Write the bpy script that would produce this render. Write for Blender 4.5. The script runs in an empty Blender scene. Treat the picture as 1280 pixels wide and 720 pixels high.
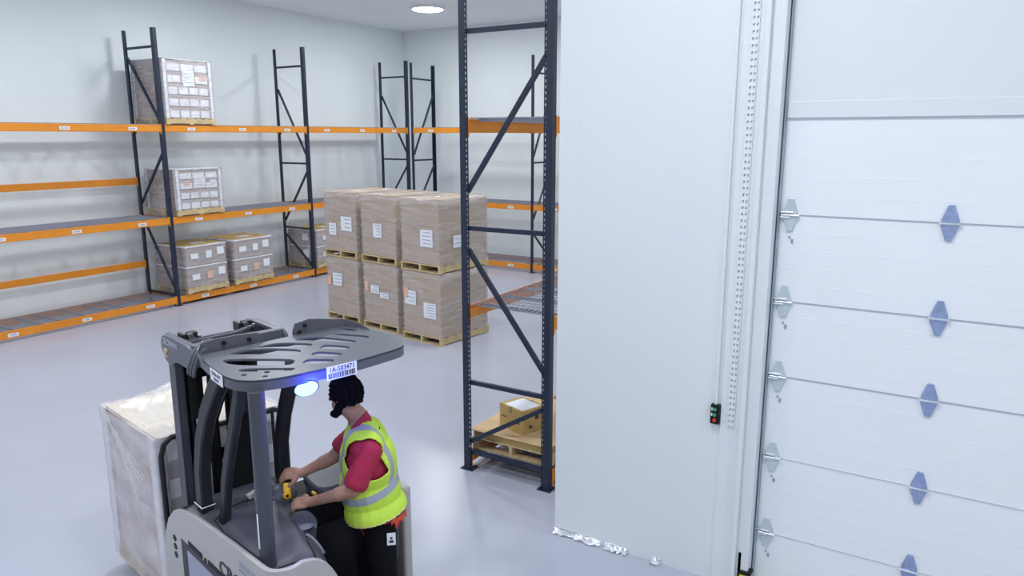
import bpy, bmesh, math, random
from mathutils import Vector, Matrix, Euler, noise
random.seed(7)
SC = bpy.context.scene
COL = SC.collection
R = math.radians

# ------------------------------------------------------------------ camera, world, light, exposure
cam = bpy.data.cameras.new('camera'); cam.lens = 36 * 926 / 1280; cam.sensor_width = 36
cam.clip_start = .05; cam.clip_end = 200
co = bpy.data.objects.new('camera', cam); COL.objects.link(co)
co.location = (0, 0, 3.4); co.rotation_euler = (R(90 - 11.6), 0, R(-58.5))
SC.camera = co
SC.view_settings.view_transform = 'Standard'; SC.view_settings.look = 'None'
SC.view_settings.gamma = 1; SC.view_settings.use_curve_mapping = False
SC.view_settings.exposure = 0.0
W = bpy.data.worlds.new('world'); SC.world = W; W.use_nodes = True
W.node_tree.nodes['Background'].inputs[0].default_value = (.70, .80, 1, 1)
W.node_tree.nodes['Background'].inputs[1].default_value = .3
LAMP_W = 91
LAMP_COL = (.90, .955, 1.0)
CEIL = 6.42
LAMPS = [(14.9, 11.5), (9.9, 11.5), (4.9, 11.5), (-.1, 11.5), (9.9, 6.5), (4.9, 6.5), (-.1, 6.5),
         (2.6, 1.5), (-2.4, 1.5), (2.6, -3.5), (-2.4, -3.5), (14.9, 6.0)]

# ------------------------------------------------------------------ materials
def mat(name, col, rough=.6, metal=0, var=0, vscale=3, bump=0, bscale=40, emit=None, es=1, spec=.5, coat=0, stretch=None):
    m = bpy.data.materials.new(name); m.use_nodes = True
    nt = m.node_tree; b = nt.nodes['Principled BSDF']
    b.inputs['Base Color'].default_value = (*col, 1); b.inputs['Roughness'].default_value = rough
    b.inputs['Metallic'].default_value = metal; b.inputs['Specular IOR Level'].default_value = spec
    b.inputs['Coat Weight'].default_value = coat; b.inputs['Coat Roughness'].default_value = .15
    if emit: b.inputs['Emission Color'].default_value = (*emit, 1); b.inputs['Emission Strength'].default_value = es
    tc = None
    def coord():
        nonlocal tc
        if tc is None:
            t = nt.nodes.new('ShaderNodeTexCoord'); tc = t.outputs['Object']
            if stretch:
                mp = nt.nodes.new('ShaderNodeMapping'); mp.inputs['Scale'].default_value = stretch
                nt.links.new(tc, mp.inputs[0]); tc = mp.outputs[0]
        return tc
    if var:
        n = nt.nodes.new('ShaderNodeTexNoise'); n.inputs['Scale'].default_value = vscale; n.inputs['Detail'].default_value = 5
        nt.links.new(coord(), n.inputs['Vector'])
        r = nt.nodes.new('ShaderNodeValToRGB')
        r.color_ramp.elements[0].position = .3; r.color_ramp.elements[1].position = .7
        r.color_ramp.elements[0].color = (*[max(0, c * (1 - var)) for c in col], 1)
        r.color_ramp.elements[1].color = (*[min(1, c * (1 + var)) for c in col], 1)
        nt.links.new(n.outputs['Fac'], r.inputs[0]); nt.links.new(r.outputs[0], b.inputs['Base Color'])
    if bump:
        n2 = nt.nodes.new('ShaderNodeTexNoise'); n2.inputs['Scale'].default_value = bscale; n2.inputs['Detail'].default_value = 4
        nt.links.new(coord(), n2.inputs['Vector'])
        bp = nt.nodes.new('ShaderNodeBump'); bp.inputs['Strength'].default_value = bump; bp.inputs['Distance'].default_value = .01
        nt.links.new(n2.outputs['Fac'], bp.inputs['Height']); nt.links.new(bp.outputs[0], b.inputs['Normal'])
    return m

def film_mat(name, col, lo, hi, scale, stretch, rough=.18, bump=.7):
    """thin stretch film: clear with whitish streaks and a gloss"""
    m = bpy.data.materials.new(name); m.use_nodes = True
    nt = m.node_tree; b = nt.nodes['Principled BSDF']
    b.inputs['Base Color'].default_value = (*col, 1); b.inputs['Roughness'].default_value = rough
    tc = nt.nodes.new('ShaderNodeTexCoord'); mp = nt.nodes.new('ShaderNodeMapping'); mp.inputs['Scale'].default_value = stretch
    mp.inputs['Rotation'].default_value = (.25, .3, 0)
    n = nt.nodes.new('ShaderNodeTexNoise'); n.inputs['Scale'].default_value = scale; n.inputs['Detail'].default_value = 6
    n.inputs['Distortion'].default_value = .6
    nt.links.new(tc.outputs['Object'], mp.inputs[0]); nt.links.new(mp.outputs[0], n.inputs['Vector'])
    mr = nt.nodes.new('ShaderNodeMapRange'); mr.inputs['From Min'].default_value = .35; mr.inputs['From Max'].default_value = .72
    mr.inputs['To Min'].default_value = lo; mr.inputs['To Max'].default_value = hi
    nt.links.new(n.outputs['Fac'], mr.inputs[0]); nt.links.new(mr.outputs[0], b.inputs['Alpha'])
    bp = nt.nodes.new('ShaderNodeBump'); bp.inputs['Strength'].default_value = bump; bp.inputs['Distance'].default_value = .02
    nt.links.new(n.outputs['Fac'], bp.inputs['Height']); nt.links.new(bp.outputs[0], b.inputs['Normal'])
    return m

M = {}
M['wall'] = mat('painted_wall', (.86, .91, .925), .6, var=.015, vscale=.6)
M['ceiling'] = mat('ceiling_paint', (.88, .92, .95), .8, var=.02, vscale=1)
M['panel'] = mat('insulated_panel', (.79, .82, .84), .45, var=.012, vscale=.8)
M['door'] = mat('dock_door_paint', (.90, .92, .95), .42, var=.01, vscale=2)
M['floor'] = mat('epoxy_floor', (.43, .445, .53), .27, var=.035, vscale=.7, bump=.03, bscale=3)
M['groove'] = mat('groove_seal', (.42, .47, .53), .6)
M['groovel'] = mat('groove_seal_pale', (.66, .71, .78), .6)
M['galv'] = mat('galvanised_steel', (.36, .44, .52), .38, metal=.35, var=.1, vscale=12)
M['galvl'] = mat('galvanised_light', (.62, .69, .74), .4, metal=.3, var=.06, vscale=8)
M['hinge'] = mat('hinge_plate', (.38, .46, .68), .3, metal=.75, var=.15, vscale=30)
M['chrome'] = mat('bright_metal', (.85, .87, .9), .2, metal=1)
M['navy'] = mat('navy_rack_steel', (.014, .022, .048), .42, var=.15, vscale=8)
M['orange'] = mat('orange_beam', (.80, .28, .02), .42, var=.07, vscale=3)
M['wire'] = mat('wire_deck', (.33, .35, .42), .4, metal=.4)
M['label'] = mat('white_label', (.85, .86, .88), .5)
M['ink'] = mat('printed_ink', (.04, .04, .05), .6)
M['inkb'] = mat('blue_grey_ink', (.16, .17, .30), .6)
M['wood'] = mat('pallet_wood', (.60, .46, .24), .75, var=.2, vscale=6, stretch=(1, 6, 1))
M['carton'] = mat('brown_carton', (.47, .35, .23), .75, var=.09, vscale=2.5, stretch=(1, 1, 5))
M['cartong'] = mat('greyed_carton', (.40, .33, .30), .6, var=.09, vscale=3, stretch=(1, 1, 4))
M['cartonl'] = mat('tan_cardboard', (.62, .44, .24), .75, var=.05, vscale=3)
M['creamc'] = mat('cream_sheet', (.74, .63, .50), .7, var=.05, vscale=3)
M['cartonp'] = mat('pale_carton', (.50, .34, .29), .7, var=.08, vscale=3)
M['cartonb'] = mat('box_cardboard', (.50, .34, .12), .7, var=.06, vscale=4)
M['white'] = mat('white_sheet', (.84, .86, .90), .5, var=.04, vscale=6)
M['tape'] = mat('packing_tape', (.30, .20, .09), .25)
M['pinkl'] = mat('pinkish_label', (.80, .50, .38), .5)
M['film'] = film_mat('stretch_film', (.78, .74, .77), .14, .50, 2.6, (1, 1, 6))
M['filmw'] = film_mat('stretch_film_white', (.88, .85, .90), .42, .72, 2.2, (1, 1, 2.5), .25, .35)
M['filmt'] = film_mat('stretch_film_top', (.95, .94, .94), .18, .62, 2.6, (3.2, .8, 1), bump=.3)
M['tgrey'] = mat('truck_grey_plastic', (.080, .080, .098), .38, var=.06, vscale=6, bump=.05, bscale=220)
M['tguard'] = mat('guard_grey_steel', (.105, .11, .135), .34, var=.04, vscale=5)
M['trail'] = mat('mast_steel', (.055, .057, .072), .4, var=.05, vscale=5)
M['tpost'] = mat('post_steel', (.060, .064, .085), .35, var=.04, vscale=5)
M['tdark'] = mat('truck_dark_steel', (.022, .022, .027), .42, spec=.35, var=.1, vscale=7)
M['tblack'] = mat('black_rubber', (.007, .007, .008), .55, spec=.3)
M['tbeige'] = mat('truck_pearl_panel', (.46, .44, .43), .35, var=.02, vscale=4)
M['tlav'] = mat('recess_lavender', (.33, .35, .46), .3)
M['logo'] = mat('logo_silver', (.45, .45, .50), .35)
M['tan'] = mat('logo_tan', (.70, .52, .33), .4)
M['yellow'] = mat('yellow_handle', (.90, .50, .02), .35)
M['yellowg'] = mat('guard_yellow', (.75, .80, .08), .4)
M['cream'] = mat('cream_plastic', (.75, .70, .52), .5)
M['screen'] = mat('display_bezel', (.28, .30, .36), .15, metal=.5)
M['blue'] = mat('blue_lamp_lens', (.1, .3, 1), .2, emit=(.30, .58, 1.0), es=2.6)
M['lampw'] = mat('lamp_diffuser', (1, 1, 1), .5, emit=(1, .99, .97), es=14)
M['skin'] = mat('skin', (.42, .225, .15), .5, var=.08, vscale=12)
M['hair'] = mat('black_curly_hair', (.006, .005, .006), .9, spec=.12)
M['vest'] = mat('lime_vest', (.58, .82, .07), .7, var=.05, vscale=9, bump=.15, bscale=18, emit=(.55, .85, .03), es=.0)
M['refl'] = mat('reflective_tape', (.36, .39, .44), .35)
M['trim'] = mat('vest_trim', (.82, .86, .30), .6)
M['shirt'] = mat('crimson_polo', (.42, .018, .060), .75, var=.1, vscale=8, bump=.2, bscale=14)
M['trousers'] = mat('black_trousers', (.006, .006, .007), .95, spec=.15, var=.2, vscale=6, bump=.2, bscale=10)
M['redhem'] = mat('orange_red_hem', (.70, .08, .03), .7)
M['red'] = mat('red_button', (.75, .05, .04), .4)
M['green'] = mat('green_button', (.05, .35, .18), .4)
M['foil'] = mat('foil_tape', (.95, .96, 1), .12, metal=.9, bump=1, bscale=35)

# ------------------------------------------------------------------ mesh helpers
class MB:
    def __init__(s): s.v = []; s.f = []; s.mi = []; s.m = 0
    def add(s, vs, fs):
        o = len(s.v); s.v += [tuple(v) for v in vs]
        for f in fs: s.f.append(tuple(i + o for i in f)); s.mi.append(s.m)
        return s
    def box(s, x0, x1, y0, y1, z0, z1):
        x0, x1 = min(x0, x1), max(x0, x1); y0, y1 = min(y0, y1), max(y0, y1); z0, z1 = min(z0, z1), max(z0, z1)
        return s.add([(x0,y0,z0),(x1,y0,z0),(x1,y1,z0),(x0,y1,z0),(x0,y0,z1),(x1,y0,z1),(x1,y1,z1),(x0,y1,z1)],
                     [(0,3,2,1),(4,5,6,7),(0,1,5,4),(1,2,6,5),(2,3,7,6),(3,0,4,7)])
    def bar(s, a, b, w, h, up=(0,0,1)):
        a = Vector(a); b = Vector(b); d = (b - a).normalized(); up = Vector(up)
        if abs(d.dot(up)) > .99: up = Vector((0, 1, 0))
        x = d.cross(up).normalized() * (w / 2); y = x.cross(d).normalized() * (h / 2)
        return s.add([a-x-y, a+x-y, a+x+y, a-x+y, b-x-y, b+x-y, b+x+y, b-x+y],
                     [(0,1,2,3)[::-1],(4,5,6,7),(0,1,5,4),(1,2,6,5),(2,3,7,6),(3,0,4,7)])
    def tube(s, pts, r, n=8, cap=True):
        pts = [Vector(p) for p in pts]; rr = r if isinstance(r, (list, tuple)) else [r] * len(pts)
        vs = []; fs = []; prev = None
        for i, p in enumerate(pts):
            d = (pts[min(i+1, len(pts)-1)] - pts[max(i-1, 0)]).normalized()
            if prev is None:
                u = d.orthogonal().normalized()
            else: u = (prev - d * prev.dot(d)).normalized()
            prev = u; w = d.cross(u)
            for k in range(n):
                a = 2 * math.pi * k / n; vs.append(p + (u * math.cos(a) + w * math.sin(a)) * rr[i])
        for i in range(len(pts) - 1):
            for k in range(n):
                fs.append((i*n+k, i*n+(k+1) % n, (i+1)*n+(k+1) % n, (i+1)*n+k))
        if cap: fs.append(tuple(range(n))[::-1]); fs.append(tuple((len(pts)-1)*n+k for k in range(n)))
        return s.add(vs, fs)
    def cyl(s, c, r, h, n=20, axis=(0,0,1)):
        a = Vector(c); return s.tube([a, a + Vector(axis).normalized() * h], r, n)
    def prism(s, poly, axis, a0, a1):
        """poly in the two other axes, extruded along axis from a0 to a1"""
        n = len(poly)
        def P(u, w, a): return (a, u, w) if axis == 'x' else (u, a, w) if axis == 'y' else (u, w, a)
        vs = [P(u, w, a0) for u, w in poly] + [P(u, w, a1) for u, w in poly]
        fs = [tuple(range(n)), tuple(range(2*n-1, n-1, -1))] + [(i, i+n, (i+1) % n + n, (i+1) % n) for i in range(n)]
        return s.add(vs, fs)
    def ball(s, c, r, n=12, m=8):
        c = Vector(c); rr = (r, r, r) if not isinstance(r, (tuple, list)) else r
        vs = []; fs = []
        for j in range(m + 1):
            t = math.pi * j / m
            for k in range(n):
                a = 2 * math.pi * k / n
                vs.append((c.x + rr[0]*math.sin(t)*math.cos(a), c.y + rr[1]*math.sin(t)*math.sin(a), c.z + rr[2]*math.cos(t)))
        for j in range(m):
            for k in range(n): fs.append((j*n+k, (j+1)*n+k, (j+1)*n+(k+1) % n, j*n+(k+1) % n))
        return s.add(vs, fs)
    def build(s, name, m, parent=None, bevel=0, smooth=False, weld=False):
        me = bpy.data.meshes.new(name); me.from_pydata(s.v, [], s.f)
        ms = m if isinstance(m, (list, tuple)) else [m]
        for k in ms: me.materials.append(M[k] if isinstance(k, str) else k)
        if len(ms) > 1: me.polygons.foreach_set('material_index', s.mi)
        bm = bmesh.new(); bm.from_mesh(me)
        if weld: bmesh.ops.remove_doubles(bm, verts=bm.verts, dist=1e-5)
        bmesh.ops.recalc_face_normals(bm, faces=bm.faces); bm.to_mesh(me); bm.free()
        o = bpy.data.objects.new(name, me); COL.objects.link(o)
        if parent: o.parent = parent
        if bevel:
            b = o.modifiers.new('bevel', 'BEVEL'); b.width = bevel; b.segments = 2; b.limit_method = 'ANGLE'; b.angle_limit = R(35)
        if smooth:
            for p in me.polygons: p.use_smooth = True
            if smooth != 'all': me.set_sharp_from_angle(angle=R(40))
        return o

def curve_plate(name, outline, holes, thick, m, parent=None, bevel=0.0, mtx=None):
    """flat plate with real holes; outline in local xy, extruded +-thick/2 in z, then mtx applied"""
    cu = bpy.data.curves.new(name, 'CURVE'); cu.dimensions = '2D'; cu.fill_mode = 'BOTH'
    cu.extrude = thick / 2 - bevel; cu.bevel_depth = bevel; cu.bevel_resolution = 1; cu.offset = -bevel
    for poly in [outline] + holes:
        sp = cu.splines.new('POLY'); sp.points.add(len(poly) - 1)
        for p, q in zip(sp.points, poly): p.co = (q[0], q[1], 0, 1)
        sp.use_cyclic_u = True
    t = bpy.data.objects.new('t', cu); COL.objects.link(t)
    dg = bpy.context.evaluated_depsgraph_get(); me = bpy.data.meshes.new_from_object(t.evaluated_get(dg))
    bpy.data.objects.remove(t); bpy.data.curves.remove(cu)
    me.name = name; me.materials.clear(); me.materials.append(M[m])
    if mtx: me.transform(mtx)
    o = bpy.data.objects.new(name, me); COL.objects.link(o)
    if parent: o.parent = parent
    return o

def smooth_poly(pts, it=2):
    for _ in range(it):
        q = []
        for i in range(len(pts)):
            a, b = pts[i], pts[(i + 1) % len(pts)]
            q += [(a[0]*.8 + b[0]*.2, a[1]*.8 + b[1]*.2), (a[0]*.2 + b[0]*.8, a[1]*.2 + b[1]*.8)]
        pts = q
    return pts

def text_mesh(name, s, size, m, parent, mtx, ext=.0012, sx=1.0, bold=0.0):
    cu = bpy.data.curves.new(name, 'FONT'); cu.body = s; cu.size = size; cu.extrude = ext; cu.align_x = 'CENTER'; cu.align_y = 'CENTER'
    cu.offset = bold; cu.resolution_u = 3
    t = bpy.data.objects.new('t', cu); COL.objects.link(t)
    dg = bpy.context.evaluated_depsgraph_get(); me = bpy.data.meshes.new_from_object(t.evaluated_get(dg))
    bpy.data.objects.remove(t); bpy.data.curves.remove(cu)
    me.name = name; me.materials.clear(); me.materials.append(M[m]); me.transform(mtx @ Matrix.Diagonal((sx, 1, 1, 1)))
    o = bpy.data.objects.new(name, me); COL.objects.link(o); o.parent = parent
    return o

def frame_mtx(origin, xdir, ydir):
    x = Vector(xdir).normalized(); y = Vector(ydir).normalized(); z = x.cross(y).normalized(); y = z.cross(x)
    m = Matrix((x, y, z)).transposed().to_4x4(); m.translation = Vector(origin); return m

def tag(o, label=None, cat=None, group=None, kind=None):
    if label: o['label'] = label
    if cat: o['category'] = cat
    if group: o['group'] = group
    if kind: o['kind'] = kind
    return o
def empty(name, loc=(0,0,0), rz=0, **k):
    o = bpy.data.objects.new(name, None); COL.objects.link(o); o.location = loc; o.rotation_euler = (0, 0, rz); o.empty_display_size = .1
    return tag(o, **k)
def structure(mb, name, m, parent=None, **k):
    o = mb.build(name, m, parent, **k)
    if not parent: o['kind'] = 'structure'
    return o

# ------------------------------------------------------------------ the room
X0, X1, Y0, Y1 = -7.0, 18.0, -9.0, 14.85
PX, PT, PY = 5.27, .24, 2.79                 # dock wall face, thickness, left end
structure(MB().box(X0-.2, X1+.2, Y0-.2, Y1+.2, -.2, 0), 'floor', 'floor')
structure(MB().box(X0-.2, X1+.2, Y0-.2, Y1+.2, CEIL, CEIL+.2), 'ceiling', 'ceiling')
structure(MB().box(X0-.2, X1+.2, Y1, Y1+.2, 0, CEIL), 'wall_left', 'wall')
structure(MB().box(X1, X1+.2, PY-.3, Y1, 0, CEIL), 'wall_far', 'wall')
structure(MB().box(X0-.2, X0, Y0-.2, Y1, 0, CEIL), 'wall_back', 'wall')
structure(MB().box(X0, PX+.5, Y0-.2, Y0, 0, CEIL), 'wall_near', 'wall')
structure(MB().box(PX+PT, X1, PY-.3, PY-.06, 0, CEIL), 'wall_inner', 'wall')
DY0, DY1, DZ = -1.95, 1.13, 3.52             # dock door opening
w = MB()
w.box(PX, PX+PT, DY1, PY, 0, CEIL); w.box(PX, PX+PT, Y0, DY0, 0, CEIL); w.box(5.425, PX+PT, DY0, DY1, DZ, CEIL)
structure(w, 'wall_right', 'panel')
# faint vertical panel joints on the dock wall
for i, (y, wd, pr_) in enumerate(((2.62, .004, .0015), (1.735, .004, .0015))):
    structure(MB().box(PX-pr_, PX, y-wd, y+wd, .02, CEIL-.01), 'trim_%d' % (i+1), 'panel')
structure(MB().box(PX-.06, PX-.001, 1.215, 1.245, 0.02, CEIL-.01), 'trim_3', 'panel', bevel=.004)
structure(MB().box(PX-.012, PX-.001, 1.245, 1.40, 0.02, CEIL-.01), 'trim_4', 'panel', bevel=.002)
# dock door
door = MB().box(5.44, 5.50, DY0, DY1+.04, .0, DZ).build('door_1', 'door'); tag(door, kind='structure')
SEAMS = [.43, 1.05, 1.68, 2.24, 2.86]
for i, z in enumerate(SEAMS):
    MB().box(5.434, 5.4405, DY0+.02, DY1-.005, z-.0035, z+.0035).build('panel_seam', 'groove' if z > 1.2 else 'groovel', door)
zs = [0] + SEAMS + [DZ]
rb = MB()
for a, b in zip(zs[:-1], zs[1:]):
    n = 5 if b - a > .5 else 3
    for k in range(1, n): z = a + (b-a)*k/n; rb.prism([(5.441, z-.012), (5.4394, z-.003), (5.4394, z+.001), (5.441, z+.004)], 'y', DY0+.02, DY1-.005)
rb.build('panel_rib', 'door', door)
structure(MB().box(5.419, 5.4249, DY0, DY1-.02, DZ, DZ+.11), 'trim_5', 'panel', bevel=.003)
def hinge(y, z, edge=False):
    m = MB()
    hw, hh = (.05, .115)
    m.prism([(y-hw*.35, z-hh), (y+hw*.35, z-hh), (y+hw, z-.02), (y+hw, z+.02), (y+hw*.35, z+hh), (y-hw*.35, z+hh), (y-hw, z+.02), (y-hw, z-.02)], 'x', 5.424, 5.440)
    h = m.build('hinge', 'galvl' if edge else 'hinge', door, bevel=.003)
    p = MB().cyl((5.418, y-.062, z-.004), .0085, .124, 10, (0, 1, 0)); 
    if edge: p.cyl((5.418, y-.02, z+.018), .007, .15, 8, (0, 1, 0)); p.cyl((5.418, y+.0, z-.018), .007, .13, 8, (0, 1, 0))
    p.build('hinge_pin', 'chrome', h, smooth=True)
    if edge:
        MB().box(5.4335, 5.4405, y-.03, y-.015, z-.20, z-.17).box(5.4335, 5.4405, y-.01, y+.002, z-.165, z-.15).build('hinge_screw', 'galv', h)
for z in SEAMS:
    hinge(1.045, z, True); hinge(.078, z); hinge(-.89, z)
# door track: galvanised angle and rail running up the jamb
tr = empty('door_track', (5.40, 1.15, 0), label='tall galvanised steel track rail running up beside the white dock door', cat='door track')
MB().box(-.02, .035, -.035, -.028, .03, 6.3).box(.03, .036, -.035, .035, .03, 6.3).box(-.02, .036, .030, .036, .03, 6.3).build('track_rail', 'galv', tr, bevel=.002)
MB().box(-.05, -.02, .03, .065, .0, 6.3).build('track_angle', 'galvl', tr, bevel=.002)
for z in (.6, 1.4, 2.25, 3.1, 4.4):
    MB().box(-.06, -.045, .036, .062, z-.02, z+.02).build('bolt', 'galv', tr)
def perforated(name, y, z0, z1, wd, x, label, n_col=2):
    m = MB(); pitch = .045; k = int((z1-z0)/pitch)
    cols = [y - wd/2 + wd*(i+.5)/n_col for i in range(n_col)]
    edges = [y-wd/2] + [c+s*.007 for c in cols for s in (-1, 1)] + [y+wd/2]
    for a, b in zip(edges[0::2], edges[1::2]): m.box(x, x+.003, a, b, z0, z1)
    for c in cols:
        for i in range(k): m.box(x, x+.003, c-.007, c+.007, z0+i*pitch+.018, z0+(i+1)*pitch)
    # back plate of the angle, darker behind the holes
    m.m = 1; m.box(x+.012, x+.014, y-wd/2, y+wd/2, z0, z1)
    m.m = 0; m.box(x, x+.02, y+wd/2, y+wd/2+.003, z0, z1)
    o = m.build(name, ['panel', 'galvl']); tag(o, label, 'metal strip'); return o
perforated('perforated_angle', 1.318, 1.28, 6.3, .05, PX-.022, 'long white perforated angle strip on the wall beside the dock door track')
c = empty('control_box', (PX, 1.435, 1.37), label='small black control box with red and green buttons on the white wall', cat='control box')
MB().box(-.045, 0, -.034, .034, -.075, .075).build('enclosure', 'tblack', c, bevel=.006)
for k, (z, m_) in enumerate(((.042, 'green'), (.0, 'green'), (-.042, 'red'))):
    b_ = MB().cyl((-.045, 0, z), .012, -.0, 12, (-1, 0, 0)) if False else MB().tube([(-.045, 0, z), (-.056, 0, z)], .013, 12)
    b_.build('push_button', m_, c)
    if k < 2: MB().box(-.047, -.0445, .018, .026, z-.012, z+.012).build('button_label', 'label', c)
MB().tube([(PX-.014, 1.437, 1.445), (PX-.014, 1.437, CEIL-.005)], .013, 10).build('conduit', 'panel', smooth=True)
tag(bpy.data.objects['conduit'], 'thin white conduit pipe running up the wall from the control box', 'conduit')
bo = empty('track_guard', (5.30, 1.16, 0), label='low yellow and black guard at the foot of the dock door track', cat='guard')
MB().box(-.05, .03, -.055, .03, 0, .13).build('yellow_block', 'yellowg', bo, bevel=.012)
MB().box(-.03, .03, .02, .05, .0, .30).box(-.055, .035, -.06, .035, .13, .155).build('black_bracket', 'tblack', bo, bevel=.004)
# crumpled foil tape at the wall's foot
def foil(y0, y1, name_label):
    m = MB(); n = 16; vs = []; fs = []
    for i in range(n+1):
        y = y0 + (y1-y0)*i/n; a = random.uniform(.028, .075)
        for j in range(4): vs.append((PX-.002 - a*j/3, y+random.uniform(-.006, .006), .004 + random.uniform(0, .012) + (.03 if j == 0 else 0)))
    for i in range(n):
        for j in range(3): fs.append((i*4+j, i*4+j+1, (i+1)*4+j+1, (i+1)*4+j))
    m.add(vs, fs); o = m.build('foil_tape', 'foil'); 
    sd = o.modifiers.new('s', 'SOLIDIFY'); sd.thickness = .002
    tag(o, name_label, 'foil tape')
foil(2.35, 2.79, 'longest strip of crumpled shiny foil on the floor at the corner of the white wall')
foil(2.10, 2.30, 'middle strip of crumpled shiny foil on the floor along the white wall foot')
foil(1.82, 1.89, 'smallest scrap of shiny foil on the floor along the white wall foot')

# ceiling lamps
LW = ['', 'over the first rack frame by the left wall', 'over the empty left rack bay', 'behind the camera by the left wall', 'over the carton stacks', 'above the truck load', 'over the open floor left of the truck', 'above and in front of the dock door panel', 'behind the camera beside the dock door', 'right of the dock door', 'behind the camera, right corner of the room', 'over the rack frames at the far wall']
for i, (x, y) in enumerate(LAMPS):
    l = empty('ceiling_lamp', (x, y, CEIL), label='round white ceiling lamp, lit, above the far racks' if i == 0 else 'round white ceiling lamp, lit, %s' % LW[i], cat='ceiling lamp', group='round ceiling lamps')
    MB().tube([(0, 0, -.001), (0, 0, -.03), (0, 0, -.06)], [.42, .42, .38], 32).build('lamp_housing', 'panel', l, smooth=True)
    MB().tube([(0, 0, -.0605), (0, 0, -.075)], [.37, .33], 32).build('diffuser', 'lampw', l)
    ld = bpy.data.lights.new('lamp_light', 'AREA'); ld.shape = 'DISK'; ld.size = .74; ld.energy = LAMP_W; ld.color = LAMP_COL
    lo = bpy.data.objects.new('lamp_light', ld); COL.objects.link(lo); lo.parent = l; lo.location = (0, 0, -.085)

# ------------------------------------------------------------------ pallet racks
def post_mesh(h, side, face):
    """open channel upright, .08 wide (y) x .07 deep (x); side=+-1: which y side carries the slots; face=-1 slots on -x"""
    m = MB(); w = .085; d = .07; x = face * d / 2
    ys = side * (w/2 - .004); hw = .016
    a, b = side*(w/2-.004), side*(w/2-.004-hw)
    m.box(x-.002, x+.002, -side*w/2, b, 0, h)                       # solid strip
    m.box(x-.002, x+.002, a, side*w/2, 0, h)
    p = .0508
    for i in range(int(h/p)): m.box(x-.002, x+.002, a, b, i*p+.024, (i+1)*p)
    m.box(-d/2, d/2, -side*w/2, -side*(w/2-.003), 0, h)             # outer flange
    m.box(-x-.002, -x+.002, -side*w/2, -side*(w/2-.022), 0, h)
    m.box(x, x - face*.018, side*(w/2-.003), side*w/2, 0, h)
    return m
def frame(rack, s, dep, h, diags, hs, face=-1):
    """upright frame at run position s; dep = signed depth"""
    f = empty('upright_frame', (s, 0, 0)); f.parent = rack
    sg = 1 if dep > 0 else -1
    for t, sd in ((0, sg), (dep, -sg)):
        o = post_mesh(h, sd, face).build('post', 'navy', f); o.location = (0, t + (.0425*sg if t == 0 else -.0425*sg), 0)
        b = MB().box(-.065, .065, -.075, .075, 0, .008)
        b.cyl((-.045, .05, .008), .009, .014, 8).cyl((.045, -.05, .008), .009, .014, 8).build('foot_plate', 'navy', f).location = (0, t + (.0425*sg if t == 0 else -.0425*sg), 0)
    a, b = .06*sg, dep - .06*sg
    for z0, z1 in diags: MB().bar((0, a, z0), (0, b, z1), .045, .038, (1, 0, 0)).build('brace', 'navy', f, bevel=.003)
    for z in hs: MB().bar((0, a, z), (0, b, z), .045, .038, (1, 0, 0)).build('brace', 'navy', f, bevel=.003)
    return f
def beam(rack, s0, s1, t, z, front, labels=True):
    """step beam, top at z; front=+-1: which side in y its face looks"""
    m = MB(); h = .13
    m.box(s0+.045, s1-.045, t-.022, t+.022, z-h, z-.035)
    m.box(s0+.045, s1-.045, t-.022 if front < 0 else t-.002, t+.002 if front < 0 else t+.022, z-.035, z)
    for s, k in ((s0, 1), (s1, -1)): m.box(s+k*.037, s+k*.047, t-.03, t+.03, z-h-.04, z+.02)
    o = m.build('beam', 'orange', rack, bevel=.003)
    if labels:
        for k in range(3):
            c = s0 + (s1-s0)*(k+.5)/3; yy = t + front*.0225
            l = MB().box(c-.085, c+.085, yy, yy+front*.002, z-.105, z-.045).build('location_label', ['label'], o)
            l2 = MB()
            for q in range(9): l2.box(c-.06+q*.013, c-.06+q*.013+random.choice((.004, .007)), yy+front*.002, yy+front*.0028, z-.09, z-.06)
            l2.build('label_print', 'inkb', o)
    return o
def deck(rack, s0, s1, t0, t1, z):
    if t0 > t1: t0, t1 = t1, t0
    m = MB(); n = int((t1-t0)/.055)
    for i in range(n+1): t = t0 + (t1-t0)*i/n; m.box(s0, s1, t-.003, t+.003, z+.003, z+.009)
    n = int((s1-s0)/.11)
    for i in range(n+1): s = s0+.003 + (s1-s0-.006)*i/n; m.box(s-.003, s+.003, t0, t1, z-.003, z+.003)
    for k in (.12, .5, .88): s = s0+(s1-s0)*k; m.box(s-.018, s+.018, t0+.02, t1-.02, z-.03, z-.003)
    return m.build('wire_deck', 'wire', rack)
def bay(rack, s0, s1, dep, z, decks=True, front_labels=True, n=3):
    sg = 1 if dep > 0 else -1
    beam(rack, s0, s1, .022*sg, z, -sg, front_labels); beam(rack, s0, s1, dep-.022*sg, z, sg, False)
    if decks:
        for k in range(n):
            a = s0+.06 + (s1-s0-.12)*k/n; b = s0+.06 + (s1-s0-.12)*(k+1)/n
            deck(rack, a+.01, b-.01, .045*sg, dep-.045*sg, z+.003)
DI = [(3.65, 4.9), (3.1, 2.05), (.3, 1.75)]; HI = [5.08, .22]
DI2 = [(2.9, 4.5), (2.6, 1.35), (.25, 1.0)]; HI2 = [5.0, 2.75, 1.18, .15]
LZ = (.185, 1.80, 3.61)
S = [5.29, 9.03, 12.77, 16.51]
lr = empty('pallet_rack', (0, 13.5, 0), label='long orange and navy pallet rack along the left wall, holding white wrapped loads', cat='pallet rack')
for s, d, h in zip(S, (DI, DI, DI2, DI2), (HI, HI, HI2, HI2)): frame(lr, s, 1.0, 5.42, d, h)
for s0, s1 in zip(S[:-1], S[1:]):
    for z in LZ: bay(lr, s0, s1, 1.0, z)
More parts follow.
